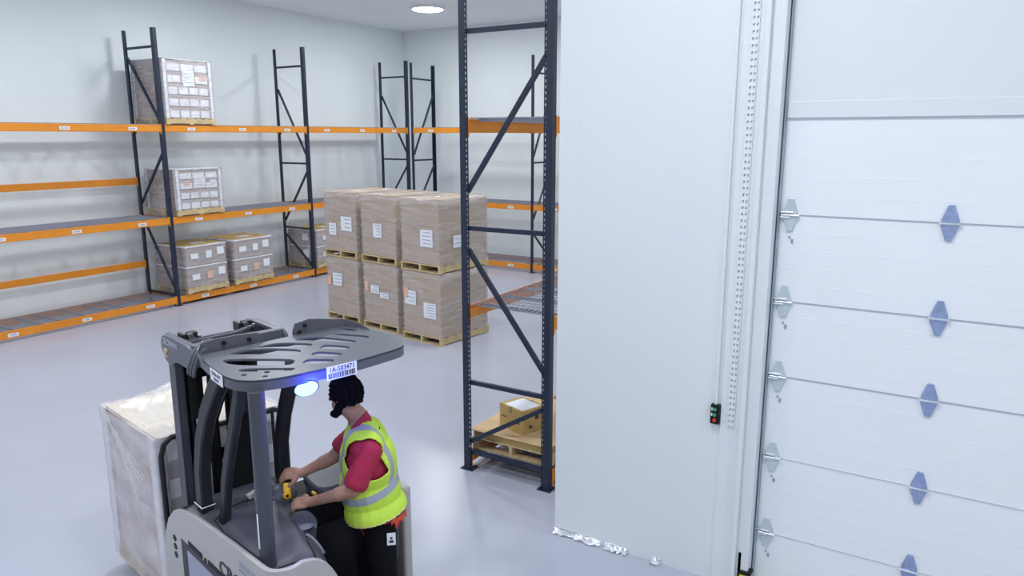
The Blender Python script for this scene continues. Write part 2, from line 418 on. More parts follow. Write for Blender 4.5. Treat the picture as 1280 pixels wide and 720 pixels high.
for z in (.86, 2.56): beam(lr, S[0], S[1], 1.0-.022, z, -1, False)      # stop beams on the back of the empty bay
fr = empty('pallet_rack', (16.0, 0, 0), R(90), label='empty orange and navy pallet rack standing against the far end wall', cat='pallet rack')
FS = [5.48, 9.22, 12.96]
for s in FS: frame(fr, s, -1.0, 5.3, [(2.9, 4.5), (1.35, 2.6), (1.0, .25)][:3], [4.9, 2.75, 1.6, .15], face=1)
for s0, s1 in zip(FS[:-1], FS[1:]):
    for z in (.22, 1.71, 3.61): bay(fr, s0, s1, -1.0, z)
nr = empty('pallet_rack', (0, 4.19, 0), label='tall navy rack end frame beside the white wall, nearest the camera', cat='pallet rack')
frame(nr, 5.92, -1.0, 5.42, [(2.87, 4.12), (2.31, 1.16), (.30, .83)], [4.35, 2.52, .945, .19])
frame(nr, 9.66, -1.0, 5.42, [(2.87, 4.12), (2.31, 1.16), (.30, .83)], [4.35, 2.52, .945, .19])
for z in (.185, 1.73, 3.56): bay(nr, 5.92, 9.66, -1.0, z)

# ------------------------------------------------------------------ pallets and loads
def pallet_mesh(lx, ly, h=.13):
    """deck boards run along y, stringers along x ... centre at origin, base z=0"""
    m = MB(); t = .018
    for k in range(3):
        y = (-ly/2+.02, 0, ly/2-.02)[k]; 
        m.box(-lx/2, lx/2, y-.02, y+.02, t, h-t)
    n = 7
    for i in range(n):
        x = -lx/2 + .045 + (lx-.09)*i/(n-1); m.box(x-.045, x+.045, -ly/2, ly/2, h-t, h)
    for i in (0, 2, 4):
        x = -lx/2 + .045 + (lx-.09)*i/4; m.box(x-.045, x+.045, -ly/2, ly/2, 0, t)
    return m
def shell_mesh(lx, ly, z0, z1, wob=.006, nx=10, nz=9, top=True, seed=0, skirt=0):
    m = MB(); per = []
    def ring(z, k):
        vs = []
        for i in range(nx): vs.append((-lx/2 + lx*i/nx, -ly/2))
        for i in range(nx): vs.append((lx/2, -ly/2 + ly*i/nx))
        for i in range(nx): vs.append((lx/2 - lx*i/nx, ly/2))
        for i in range(nx): vs.append((-lx/2, ly/2 - ly*i/nx))
        out = []
        for x, y in vs:
            q = noise.noise(Vector((x*4+seed, y*4, z*5)))*wob; f = 1 + q/.5
            if z - z0 < skirt: f += .012
            out.append((x*f, y*f, z))
        return out
    rings = [ring(z0 + (z1-z0)*k/nz, k) for k in range(nz+1)]; n = 4*nx
    vs = [v for r_ in rings for v in r_]; fs = []
    for k in range(nz):
        for i in range(n): fs.append((k*n+i, k*n+(i+1) % n, (k+1)*n+(i+1) % n, (k+1)*n+i))
    if top: fs.append(tuple(nz*n+i for i in range(n)))
    m.add(vs, fs); return m
def sheet(parent, face, u0, u1, z0, z1, off, m_='white', lines=0, name='label_sheet'):
    """paper on a load's face: face '-x','-y','+z'; u = other axis range"""
    m = MB()
    def B(m, a0, a1, b0, b1, e0, e1):
        if face == '-x': m.box(off-e1, off-e0, a0, a1, b0, b1)
        elif face == '-y': m.box(a0, a1, off-e1, off-e0, b0, b1)
        else: m.box(a0, a1, b0, b1, off+e0, off+e1)
    B(m, u0, u1, z0, z1, 0, .003)
    if lines:
        m.m = 1
        for k in range(lines):
            z = z1 - (z1-z0)*(k+.7)/(lines+.6); B(m, u0+(u1-u0)*.12, u1-(u1-u0)*(.12+.3*random.random()), z-.004, z+.004, .003, .004)
    return m.build(name, [m_, 'inkb'], parent)
# --- stacked tall cartons on the floor
def gaylord(x, y, z, yaw, lx, ly, h, label, sheets, seed):
    t = empty('wrapped_pallet', (x, y, z), yaw, label=label, cat='wrapped pallet', group='wrapped cartons stacked in the middle of the floor')
    del t['group']
    pallet_mesh(lx+.05, ly+.03).build('pallet', 'wood', t)
    c = MB().box(-lx/2, lx/2, -ly/2, ly/2, .132, h).build('carton', 'carton', t, bevel=.01)
    MB().box(-lx/2-.001, lx/2+.001, -.03, .03, h-.002, h+.002).build('carton_tape', 'tape', c)
    bnd = MB()
    for zz in (.40, .62): bnd.box(-lx/2-.002, -lx/2, -ly/2+.1, ly/2-.1, h*zz, h*zz+.012)
    bnd.build('printed_band', 'tape', c)
    for s in sheets: sheet(t, *s)
    shell_mesh(lx+.024, ly+.024, .118, h+.008, .007, seed=seed, skirt=.06).build('stretch_film', 'film', t, smooth='all')
    return t
yw = R(-7); G = 0
c7, s7 = math.cos(yw), math.sin(yw)
def stk(cx, cy, z, h, label, sheets, seed, lx=1.16, ly=.875, yw=yw):
    # (cx, cy): near-left bottom corner
    x = cx + math.cos(yw)*lx/2 - math.sin(yw)*ly/2; y = cy + math.sin(yw)*lx/2 + math.cos(yw)*ly/2
    return gaylord(x, y, z, yw, lx, ly, h, label, sheets, seed)
fx = -.58-.017
H1 = 1.2
A = [('-x', .12, .38, .62, .86, fx, 'white', 3), ('-x', -.34, -.06, .44, .70, fx, 'white', 5), ('-x', .30, .40, .72, .90, fx-.001, 'pinkl', 0)]
Bc = [('-x', .02, .24, .66, .80, fx, 'white', 3), ('-x', .30, .40, .68, .86, fx-.001, 'pinkl', 0), ('-x', -.22, 0, .60, .70, fx, 'white', 2)]
stk(9.43, 7.14, 0, H1, 'wrapped brown carton pallet on the floor, lower of the stack nearest the navy frame', A, 1)
stk(9.43, 7.14, H1+.01, 1.2, 'wrapped brown carton pallet on top of the stack nearest the navy frame', [('-x', -.30, -.02, .42, .70, fx, 'white', 4), ('-y', -.3, -.05, .4, .6, -.46-.017, 'white', 2)], 2)
stk(9.66, 8.24, 0, H1, 'wrapped brown carton pallet on the floor, lower of the middle stack', Bc, 3)
stk(9.66, 8.24, H1+.01, 1.2, 'wrapped brown carton pallet on top of the middle stack', [('-x', -.1, .12, .46, .70, fx, 'white', 4)], 4)
stk(9.82, 9.30, 0, H1, 'wrapped brown carton pallet on the floor, lower of the leftmost stack', [('-x', .0, .26, .66, .9, fx, 'white', 3), ('-x', .32, .42, .66, .82, fx-.001, 'pinkl', 0)], 5)
stk(9.82, 9.30, H1+.01, 1.2, 'wrapped brown carton pallet on top of the leftmost stack', [('-x', .1, .3, .4, .62, fx, 'white', 3), ('-x', -.34, -.04, .5, .76, fx, 'white', 3)], 6)

# --- low double-tier wrapped loads on the left rack
def tier_load(x, y, z, lx, ly, tiers, label, seed, pink=True):
    t = empty('wrapped_pallet', (x, y, z), 0, label=label, cat='wrapped pallet')
    pallet_mesh(lx+.03, ly+.03, .12).build('pallet', 'wood', t)
    zz = .122
    for k, h in enumerate(tiers):
        c = MB().box(-lx/2, lx/2, -ly/2, ly/2, zz, zz+h).build('carton', 'cartong', t, bevel=.012)
        if k == len(tiers)-1:
            MB().box(-lx/2+.02, lx/2-.02, -ly/2+.02, ly/2-.02, zz+h, zz+h+.003).build('carton_lid', 'cartonb', t)
            sheet(t, '+z', -.12, .22, -.25, -.05, zz+h+.004, 'white')
        MB().box(-lx/2-.012, lx/2+.012, -ly/2-.012, ly/2+.012, zz+h-.03, zz+h-.004).build('edge_band', 'white', c, bevel=.006)
        yo = -ly/2-.014
        sheet(t, '-y', -.38, -.20, zz+h*.35, zz+h*.62, yo); sheet(t, '-y', .25, .42, zz+h*.42, zz+h*.8, yo)
        sheet(t, '-y', -.02, .12, zz+h*.32, zz+h*.68, yo, 'pinkl' if (k == 0 and pink) else 'white')
        sheet(t, '-x', -.2, .0, zz+h*.3, zz+h*.75, -lx/2-.014)
        zz += h + .004
    shell_mesh(lx+.02, ly+.02, .03, zz+.003, .012, seed=seed, top=False).build('stretch_film', 'film', t, smooth='all')
    return t
BZ = LZ[0]+.013
tier_load(9.74, 13.98, BZ, .96, 1.0, (.44, .42), 'double tier wrapped carton load on the bottom rack level beside the left frame', 11)
tier_load(10.94, 13.98, BZ, 1.02, 1.0, (.44, .42), 'double tier wrapped carton load on the bottom rack level, right of its twin', 12)
tier_load(13.42, 13.98, BZ, 1.1, 1.0, (.42, .40), 'wrapped carton load on the bottom rack level partly behind the second frame', 13, False)

# --- tall loads with white corner boards
def board_load(x, y, z, lx, ly, h, label, rows, seed, lit=1):
    t = empty('wrapped_pallet', (x, y, z), 0, label=label, cat='wrapped pallet')
    pallet_mesh(lx+.02, ly+.02, .12).build('pallet', 'wood', t)
    rh = (h-.125)/rows
    for r_ in range(rows):
        z0 = .125 + r_*rh
        cm = MB(); n = 3
        for i in range(n):
            for j in range(3):
                a = -lx/2+.02 + (lx-.04)*i/n; b = -ly/2+.02 + (ly-.04)*j/3
                cm.box(a+.003, a+(lx-.04)/n-.003, b+.003, b+(ly-.04)/3-.003, z0+.002, z0+rh-.004)
        row = cm.build('carton_layer', 'cartong', t, bevel=.004)
        lm = MB(); nn = 4 if r_ < rows-2 else 3
        for i in range(nn):
            a = -lx/2+.09 + (lx-.18)*i/nn
            lm.box(a+.015, a+(lx-.18)/nn-.02, -ly/2+.014, -ly/2+.022, z0+rh*.06, z0+rh*.66)
        lm.build('carton_labels', 'white', row)
    cb = MB()
    for sx in (-1, 1):
        for sy in (-1, 1):
            cb.box(sx*lx/2, sx*(lx/2-.075), sy*ly/2, sy*(ly/2-.006), .125, h+.01); cb.box(sx*lx/2, sx*(lx/2-.006), sy*ly/2, sy*(ly/2-.075), .125, h+.01)
    cb.build('corner_board', 'white', t)
    MB().box(-lx/2, lx/2, -ly/2, ly/2, h, h+.012).build('top_board', 'white', t)
    sheet(t, '-y', -.12, .14, h*.60, h*.84, -ly/2+.008, 'white', 3); sheet(t, '-y', -.34, -.22, h*.66, h*.76, -ly/2+.008, 'pinkl' if seed == 22 else 'white')
    sheet(t, '-y', .26, .40, h*.70, h*.77, -ly/2+.008, 'pinkl' if seed == 21 else 'white')
    shell_mesh(lx+.012, ly+.012, .03, h+.015, .004, seed=seed, top=False).build('stretch_film', 'film', t, smooth='all')
    return t
board_load(9.66, 13.98, LZ[2]+.013, 1.10, 1.0, 1.24, 'white cornered carton load on the top rack level of the left wall', 5, 21)
board_load(9.72, 13.98, LZ[1]+.013, 1.08, 1.0, .92, 'white cornered carton load on the middle rack level of the left wall', 4, 22)

# --- pallet with flat cardboard and one box in the near rack
pz = .185+.013
pn = empty('wooden_pallet', (6.60, 3.69, pz), 0, label='yellow wooden pallet on the lowest level of the nearest rack', cat='pallet')
pallet_mesh(1.22, .93, .13).build('boards', 'wood', pn)
cs = empty('cardboard_stack', (6.60, 3.69, pz+.131), 0, label='flat tan cardboard stack covering the pallet in the nearest rack', cat='cardboard')
MB().box(-.60, .60, -.455, .455, 0, .075).build('folded_cartons', 'cartonb', cs, bevel=.004)
MB().box(-.64, .62, -.475, .475, .076, .082).build('top_sheet', 'cartonl', cs)
bx = empty('cardboard_box', (6.30, 3.74, pz+.131+.0825), R(-19), label='small closed brown cardboard box with white paper on top', cat='box')
MB().box(-.15, .15, -.185, .185, 0, .25).build('carton', 'cartonb', bx, bevel=.003)
MB().box(-.13, .12, -.16, .12, .2505, .2525).build('white_paper', 'white', bx)
MB().box(-.1515, .1515, -.02, .02, .2502, .2515).box(-.1515, -.1502, -.02, .02, .19, .25).build('sealing_tape', 'tape', bx)
MB().box(-.1518, -.1502, -.14, -.06, .10, .12).box(-.1518, -.1502, .07, .15, .12, .13).box(-.06, -.02, -.1868, -.1852, .05, .08).box(.02, .07, -.1868, -.1852, .13, .18).build('printed_marks', 'ink', bx)

# ------------------------------------------------------------------ reach truck
TY = R(-14)
def tw(x, y, z=0):
    v, u = x+2.05, y+4.0
    return Vector((v*math.cos(TY) - u*math.sin(TY), v*math.sin(TY) + u*math.cos(TY), z))
T = empty('reach_truck', tw(0, 0), TY, label='grey stand-up reach truck with slotted overhead guard, carrying a wrapped load', cat='forklift')
def tb(mb, name, m, **k): return mb.build(name, m, T, **k)
# shell: side panel sweeping round the rear corner
path = [(-.52, y) for y in (.92, .88, .84, .80, .76, .70, .64, .57, .50, .42, .31, .2, .1, 0, -.1, -.2, -.3, -.38, -.46, -.54, -.58)]
tops = {.92: .70, .88: .80, .84: .87, .80: .93, .76: .965, .70: 1.015, .64: 1.045, .57: 1.07, .50: 1.085, .42: 1.10, .31: 1.115, .2: 1.125, .1: 1.133, 0: 1.14, -.1: 1.148, -.2: 1.155, -.3: 1.16, -.38: 1.163, -.46: 1.166, -.54: 1.172, -.58: 1.176}
prof = [(x, y, tops[y]) for x, y in path]
for a in range(15, 91, 15): prof.append((-.40-.12*math.cos(R(a)), -.58-.12*math.sin(R(a)), 1.178+.012*a/90))
prof += [(-.36, -.70, 1.198), (-.32, -.70, 1.192), (-.28, -.70, 1.18), (-.245, -.70, 1.16), (-.21, -.70, 1.125), (-.18, -.70, 1.08), (-.155, -.70, 1.03), (-.13, -.70, .95), (-.11, -.70, .85), (-.10, -.70, .7), (-.095, -.70, .5), (-.09, -.70, .2)]
m = MB(); vs = []; fs = []; rows = [.0, .25, .5, .75, .93, 1.0]
n = len(prof)
for i, (x, y, zt) in enumerate(prof):
    a = Vector(prof[max(i-1, 0)][:2]); b = Vector(prof[min(i+1, n-1)][:2]); d = (b-a).normalized(); nn = Vector((-d.y, d.x))  # inward
    nn = nn if nn.dot(Vector((0.1, 0)) - Vector((x, y))) > 0 else -nn
    for k in rows: vs.append((x, y, .10 + (zt-.006-.10)*k))
    vs.append((x+nn.x*.008, y+nn.y*.008, zt)); vs.append((x+nn.x*.022, y+nn.y*.022, zt)); vs.append((x+nn.x*.032, y+nn.y*.032, zt-.008)); vs.append((x+nn.x*.032, y+nn.y*.032, .10))
q = len(rows)+4
for i in range(n-1):
    for k in range(q): fs.append((i*q+k, (i+1)*q+k, (i+1)*q+(k+1) % q, i*q+(k+1) % q))
fs.append(tuple(range(q))); fs.append(tuple((n-1)*q+k for k in range(q)))
m.add(vs, fs); shell = tb(m, 'body_shell', 'tbeige', smooth=True)
# side details: vents, recess, slots (thin flat plates; shade inside the openings is painted as dark colour)
def side_plate(poly, m_, name, t=.003, par=shell): return MB().prism(poly, 'x', -.52-t, -.519).build(name, m_, par)
for (y, z) in ((.715, .815), (.715, .755), (.715, .695)):
    p = [(y+.026*math.cos(a)*1.0, z+.022*math.sin(a)) for a in [2*math.pi*i/14 for i in range(14)]]
    side_plate(p, 'tblack', 'vent_hole')
side_plate([(.60, .86), (-.12, .86), (-.12, .30), (.60, .30)], 'tdark', 'recess_frame', .002)
side_plate([(.50, .82), (-.10, .82), (-.10, .32), (.50, .32)], 'tlav', 'recess_panel', .004)
side_plate([(.47, .895), (.26, .895), (.26, .865), (.47, .865)], 'tblack', 'slot', .005)
side_plate([(.17, .895), (-.04, .895), (-.04, .865), (.17, .865)], 'tblack', 'slot', .005)
side_plate(smooth_poly([(.225, .89), (.20, .89), (.20, .855), (.225, .855)]), 'tblack', 'latch', .005)
MX = frame_mtx((-.5225, -.28, .93), (0, -1, 0), (0, 0, 1))
text_mesh('maker_name', 'CROWN', .125, 'tdark', shell, MX, sx=1.15, bold=.002)
MX = frame_mtx((-.5225, -.40, 1.06), (0, -1, 0), (0, 0, 1))
side_plate([(-.27, 1.035), (-.53, 1.035), (-.53, 1.03), (-.27, 1.03)], 'inkb', 'sticker_line', .002)
for z_ in (1.052, 1.066, 1.080):
    q = MB()
    for k in range(12): q.box(-.5225, -.519, -.285-k*.020, -.285-k*.020-random.choice((.008, .013)), z_, z_+.008)
    q.build('sticker_print', 'tlav', shell)
MB().prism([(-.24, .98), (-.16, .98), (-.16, 1.02), (-.24, 1.02)], 'y', -.703, -.7005).build('yellow_sticker', 'yellow', shell)
# hull and hood
def xr(y):
    t = [(-.66, -.16), (-.45, -.07), (-.2, .0), (0, .06), (.2, .12), (.60, .22)]
    for (a, xa), (b, xb) in zip(t[:-1], t[1:]):
        if y <= b: return xa + (xb-xa)*max(0, (y-a))/(b-a)
    return t[-1][1]
def hz(x, y):
    w_ = max(1e-3, xr(y)+.49); s = (x+.49)/w_; q_ = (y+.66)/1.26
    z = 1.045 + .045*math.sin(math.pi*min(1, s))**.7 + .01*(1-q_)
    z -= .10*max(0, (s-.72)/.28)**2.2
    z -= .30*max(0, (.10-q_)/.10)**1.8*.5
    # raised lid
    d = min((s-.14)/.08, (.80-s)/.08, (q_-.10)/.05, (.78-q_)/.05)
    z += .014*max(0, min(1, d))
    return z
m = MB(); vs = []; fs = []; NX, NY = 44, 60
for j in range(NY+1):
    y = -.66 + 1.26*j/NY
    for i in range(NX+1): x = -.487 + (xr(y)+.487)*i/NX; vs.append((x, y, hz(x, y)))
base = len(vs)
for j in range(NY):
    for i in range(NX): a = j*(NX+1)+i; fs.append((a, a+1, a+NX+2, a+NX+1))
loop = [i for i in range(NX+1)] + [j*(NX+1)+NX for j in range(1, NY+1)] + [NY*(NX+1)+i for i in range(NX-1, -1, -1)] + [j*(NX+1) for j in range(NY-1, 0, -1)]
for k in loop: vs.append((vs[k][0], vs[k][1], .12))
L_ = len(loop)
for i in range(L_): fs.append((loop[i], loop[(i+1) % L_], base+(i+1) % L_, base+i))
fs.append(tuple(base+i for i in range(L_)))
m.add(vs, fs); hood = tb(m, 'hood', 'tgrey', smooth='all')
def on_hood(pts, off=.001):
    out = []
    for i in range(len(pts)-1):
        for k in range(6):
            t_ = k/6; x = pts[i][0]*(1-t_)+pts[i+1][0]*t_; y = pts[i][1]*(1-t_)+pts[i+1][1]*t_; out.append((x, y, hz(x, y)+off))
    x, y = pts[-1]; out.append((x, y, hz(x, y)+off)); return out
MB().tube(on_hood([(-.42, -.40), (-.44, .1), (-.42, .28), (-.30, .35), (-.12, .34)]), .0045, 6).build('lid_seam', 'tblack', hood)
MB().tube(on_hood([(-.44, -.50), (-.20, -.56), (-.16, -.40), (-.11, -.28)]), .0045, 6).build('lid_seam', 'tblack', hood)
MB().tube(on_hood([(-.455, -.42), (-.465, .05)], .002), .012, 6).build('hood_groove', 'tblack', hood)
tb(MB().prism([(-.50, .10), (-.50, .62), (.72, .62), (.72, .20), (.12, .20), (.05, .10)], 'z', .10, .80).box(-.50, .16, .52, .64, .8, 1.05), 'front_hull', 'tdark', bevel=.01)
# operator compartment
tb(MB().box(-.08, .70, -.66, .20, .13, .20), 'platform', 'tblack', bevel=.006)
tb(MB().box(.70, .77, -.14, .62, .10, 1.04), 'right_panel', 'tbeige', bevel=.02)
tb(MB().prism(smooth_poly([(-.10, .35), (.20, .35), (.21, 1.22), (.16, 1.32), (-.05, 1.32), (-.11, 1.18)]), 'x', .625, .695), 'back_pad', 'tgrey', bevel=.015)
tb(MB().box(.14, .72, .22, .60, .2, .98), 'console', 'tblack', bevel=.03)
tb(MB().prism(smooth_poly([(.22, .10), (.62, .12), (.66, .46), (.30, .50), (.24, .36)]), 'z', 1.02, 1.10), 'arm_rest', 'tgrey', bevel=.02, smooth=True)
tb(MB().box(.38, .50, .24, .40, .95, 1.03), 'arm_rest_post', 'tblack')
tb(MB().box(.20, .218, .16, .21, 1.05, 1.072), 'yellow_latch', 'yellow', bevel=.004)
# control pod, display, handle and steering tiller
tb(MB().ball((.02, .30, 1.06), (.12, .10, .09), 20, 12), 'control_pod', 'tgrey', smooth='all')
d_ = tb(MB().tube([(-.075, .31, 1.105), (-.105, .285, 1.125)], [.065, .058], 20), 'display', 'screen', smooth=True)
MB().tube([(-.1055, .2846, 1.1254), (-.108, .283, 1.127)], [.042, .04], 18).build('display_screen', 'tblack', d_)
hnd = tb(MB().tube([(.035, .21, 1.08), (.045, .235, 1.13), (.055, .255, 1.165)], [.022, .025, .022], 14), 'control_handle', 'yellow', smooth=True)
MB().ball((.018, .19, 1.115), (.026, .024, .025), 14, 10).build('handle_knob', 'yellow', hnd, smooth='all')
MB().ball((.012, .170, 1.122), (.010, .008, .010), 10, 6).build('thumb_switch', 'tblack', hnd)
tl = tb(MB().tube([(-.05, -.13, .98), (-.05, -.13, 1.03), (-.055, -.135, 1.065), (-.06, -.14, 1.072)], [.08, .085, .092, .085], 28), 'steering_tiller', 'tgrey', smooth=True)
MB().tube([(-.06, -.14, 1.0722), (-.06, -.14, 1.078)], [.078, .06], 28).build('tiller_cap', 'screen', tl, smooth=True)
MB().tube([(-.04, -.06, 1.04), (-.01, .0, 1.05), (.0, .045, 1.10)], [.026, .022, .014], 12).build('tiller_arm', 'tgrey', tl, smooth=True)
MB().ball((.0, .05, 1.108), (.016, .016, .018), 12, 8).build('tiller_knob', 'tblack', tl, smooth='all')
tb(MB().tube(on_hood([(-.11, -.28), (-.03, -.33), (.0, -.28)], .01), .012, 8), 'tiller_rim', 'screen', smooth='all')
tb(MB().prism([(-.155, 1.06), (-.115, 1.06), (-.10, 1.145), (-.175, 1.125)], 'y', .34, .37), 'cream_wedge', 'cream', bevel=.004)
# guard posts
tb(MB().tube([(-.43, -.45, 1.04), (-.43, -.45, 2.10)], .043, 20), 'guard_post', 'tpost', smooth=True)
MB().box(-.478, -.474, -.462, -.452, 1.22, 1.42).build('post_sticker', 'label', T)
def pillar(pts, w_, d__, name, mm):
    m = MB(); vs = []; fs = []
    for i, p in enumerate(pts):
        p = Vector(p); a = Vector(pts[max(0, i-1)]); b = Vector(pts[min(len(pts)-1, i+1)]); t_ = (b-a).normalized()
        nrm = Vector((0, -t_.z, t_.y)).normalized()
        for sx, sn in ((-1, -1), (1, -1), (1, 1), (-1, 1)): vs.append(p + Vector((sx*w_/2, 0, 0)) + nrm*sn*d__/2)
    for i in range(len(pts)-1):
        for k in range(4): fs.append((i*4+k, i*4+(k+1) % 4, (i+1)*4+(k+1) % 4, (i+1)*4+k))
    fs.append((3, 2, 1, 0)); k = (len(pts)-1)*4; fs.append((k, k+1, k+2, k+3))
    return tb(m.add(vs, fs), name, mm, bevel=.012, smooth=True)
PP = [(.46, 1.0), (.47, 1.15), (.46, 1.35), (.40, 1.55), (.30, 1.75), (.16, 1.93), (.02, 2.08)]
pillar([(-.40, y, z) for y, z in PP], .075, .10, 'curved_pillar', 'tdark')
pillar([(-.40, y-.24, z) for y, z in PP[:-1]][0:1] + [(-.37, .22, 1.15), (-.37, .17, 1.35), (-.37, .09, 1.55), (-.37, .0, 1.75), (-.37, -.10, 1.97), (-.37, -.13, 2.09)], .05, .075, 'curved_pillar', 'tdark')
pillar([(.13, .46, 1.0), (.13, .45, 1.16), (.11, .40, 1.4), (.08, .27, 1.65), (.03, .08, 1.88), (-.02, -.08, 2.08)], .075, .08, 'curved_pillar', 'tdark')
tb(MB().tube([(-.40-.045, y, z) for y, z in ((.40, 1.115), (.52, 1.115))], .004, 6).tube([(-.445, .40, 1.115), (-.36, .395, 1.12)], .003, 6), 'cable_tie', 'label')
# overhead guard
OUT = [(-0.44, 0.29), (-0.48, 0.02), (-0.505, -0.24), (-0.485, -0.36), (-0.41, -0.44), (-0.26, -0.485), (-0.04, -0.50), (0.15, -0.50), (0.49, -0.46), (0.56, -0.40), (0.595, -0.29), (0.61, -0.07), (0.59, 0.13), (0.54, 0.24), (0.39, 0.25), (0.29, 0.26), (0.16, 0.25), (0.02, 0.24), (-0.11, 0.24), (-0.34, 0.23)]
SL = [[(-0.39, 0.08), (-0.08, -0.22), (-0.12, -0.29), (-0.17, -0.31), (-0.40, -0.08)],
      [(-0.41, -0.20), (-0.37, -0.19), (-0.16, -0.375), (-0.18, -0.40), (-0.21, -0.405), (-0.41, -0.235)],
      [(-0.33, 0.14), (-0.2, 0.16), (-0.09, 0.09), (0.04, -0.07), (0.0, -0.14), (-0.03, -0.16), (-0.18, 0.0)],
      [(-0.15, 0.155), (-0.03, 0.165), (0.04, 0.14), (0.16, -0.01), (0.11, -0.06), (-0.02, 0.07)],
      [(0.12, 0.15), (0.2, 0.15), (0.27, 0.11), (0.39, -0.13), (0.35, -0.18), (0.26, -0.04), (0.18, 0.07)],
      [(-0.1, -0.34), (-0.06, -0.29), (-0.02, -0.28), (0.08, -0.39), (0.04, -0.43), (-0.03, -0.41)],
      [(0.02, -0.22), (0.05, -0.19), (0.09, -0.18), (0.18, -0.31), (0.14, -0.35), (0.08, -0.31)],
      [(0.13, -0.13), (0.17, -0.09), (0.2, -0.08), (0.29, -0.22), (0.24, -0.27), (0.19, -0.22)],
      [(0.34, 0.12), (0.4, 0.09), (0.51, -0.1), (0.47, -0.14), (0.4, 0.0)],
      [(0.46, 0.19), (0.51, 0.19), (0.535, 0.12), (0.52, 0.06), (0.48, 0.11)]]
for hx, hy in ((-.42, -.30), (-.31, -.34), (-.35, -.40)): SL.append([(hx+.017*math.cos(a), hy+.017*math.sin(a)) for a in [2*math.pi*i/10 for i in range(10)]])
gd = curve_plate('overhead_guard', smooth_poly(OUT), [smooth_poly(s, 2) for s in SL], .014, 'tguard', T, bevel=.001, mtx=Matrix.Translation((0, 0, 2.143)))
rimp = smooth_poly(OUT); cxy = (.05, -.12)
inn = []
for i, p in enumerate(rimp):
    a = Vector(rimp[i-1]); b = Vector(rimp[(i+1) % len(rimp)]); d = (b-a).normalized(); nn = Vector((-d.y, d.x)); inn.append((p[0]+nn.x*.010, p[1]+nn.y*.010))
m = MB(); nr_ = len(rimp); vs = [(x, y, 2.149) for x, y in rimp]+[(x, y, 2.088) for x, y in rimp]+[(x, y, 2.088) for x, y in inn]+[(x, y, 2.137) for x, y in inn]; fs = []
for i in range(nr_):
    j = (i+1) % nr_
    for k in range(3): fs.append((k*nr_+i, k*nr_+j, (k+1)*nr_+j, (k+1)*nr_+i))
m.add(vs, fs).build('guard_rim', 'tguard', gd, smooth=True)
# upturned mounting lips
lip = MB()
def lipm(pts, t, z0, z1s):
    m = MB(); vs = []; fs = []; n = len(pts)
    for (x, y), z1 in zip(pts, z1s): vs += [(x, y, z0), (x, y, z1), (x, y+t, z1), (x, y+t, z0)]
    for i in range(n-1):
        for k in range(4): fs.append((i*4+k, i*4+(k+1) % 4, (i+1)*4+(k+1) % 4, (i+1)*4+k))
    fs += [(0, 1, 2, 3), ((n-1)*4+3, (n-1)*4+2, (n-1)*4+1, (n-1)*4)]
    return m.add(vs, fs)
l1 = lipm([(-.475, .10), (-.462, .20), (-.42, .255), (-.35, .27), (-.2, .275), (-.06, .275), (-.0, .275)], .014, 2.145, (2.155, 2.19, 2.21, 2.215, 2.215, 2.205, 2.155)).build('guard_lip', 'tguard', gd, smooth=True)
l2 = lipm([(.17, .26), (.19, .262), (.28, .262), (.36, .25), (.44, .24), (.52, .22), (.575, .12), (.59, .02)], .014, 2.145, (2.17, 2.22, 2.235, 2.225, 2.21, 2.20, 2.18, 2.152)).build('guard_lip', 'tguard', gd, smooth=True)
for x, y, z in ((-.28, .268, 2.185), (-.12, .272, 2.175), (.25, .255, 2.20), (.21, .255, 2.165)): MB().cyl((x, y, z), .012, -.012, 12, (0, 1, 0)).build('bolt', 'tblack', gd)
# stickers on the guard edge
lb = MB().add([(-.045, -.503, 2.152), (.148, -.503, 2.152), (.148, -.503, 2.075), (-.045, -.503, 2.075), (-.045, -.506, 2.152), (.148, -.506, 2.152), (.148, -.506, 2.075), (-.045, -.506, 2.075)],
              [(0,1,2,3),(4,5,6,7),(0,1,5,4),(1,2,6,5),(2,3,7,6),(3,0,4,7)]).build('number_sticker', 'label', gd)
text_mesh('number', '1A-503471', .040, 'ink', lb, frame_mtx((.0515, -.5065, 2.131), (1, 0, 0), (0, 0, 1)), sx=.92)
bm_ = MB(); x = -.035
while x < .135:
    wv = random.choice((.0025, .004, .0065)); bm_.box(x, x+wv, -.5075, -.5062, 2.082, 2.112); x += wv + random.choice((.003, .0045, .006))
bm_.build('barcode', 'ink', lb)
lb2 = MB().bar((-.4905, -.03, 2.113), (-.5075, -.225, 2.113), .003, .066).build('number_sticker', 'label', gd)
dv = Vector((-.5075+.4905, -.225+.03, 0)).normalized()
text_mesh('number', 'CUR36-3471', .030, 'inkb', lb2, frame_mtx((-.5012, -.1275, 2.126), dv, (0, 0, 1)), sx=.92)
text_mesh('number', '##########', .018, 'inkb', lb2, frame_mtx((-.5012, -.1275, 2.097), dv, (0, 0, 1)), sx=.7) if False else MB().bar((-.4985, -.09, 2.098), (-.505, -.165, 2.098), .002, .014).build('sticker_print', 'inkb', lb2)
# blue warning lamp
bn = Vector((-.2, -.7, -.5)).normalized(); bc = Vector((-.145, -.455, 2.045))
bl = tb(MB().tube([bc-bn*.05, bc-bn*.01, bc], [.035, .068, .07], 24), 'blue_lamp', 'tblack', smooth=True)
MB().tube([bc+bn*.0005, bc+bn*.008], [.064, .058], 24).build('lamp_lens', 'blue', bl)
bd = bpy.data.lights.new('blue_light', 'POINT'); bd.energy = 7; bd.color = (.03, .05, 1); bd.shadow_soft_size = .03
bo_ = bpy.data.objects.new('blue_light', bd); COL.objects.link(bo_); bo_.parent = T; bo_.location = bc+Vector((.04, -.12, .01))
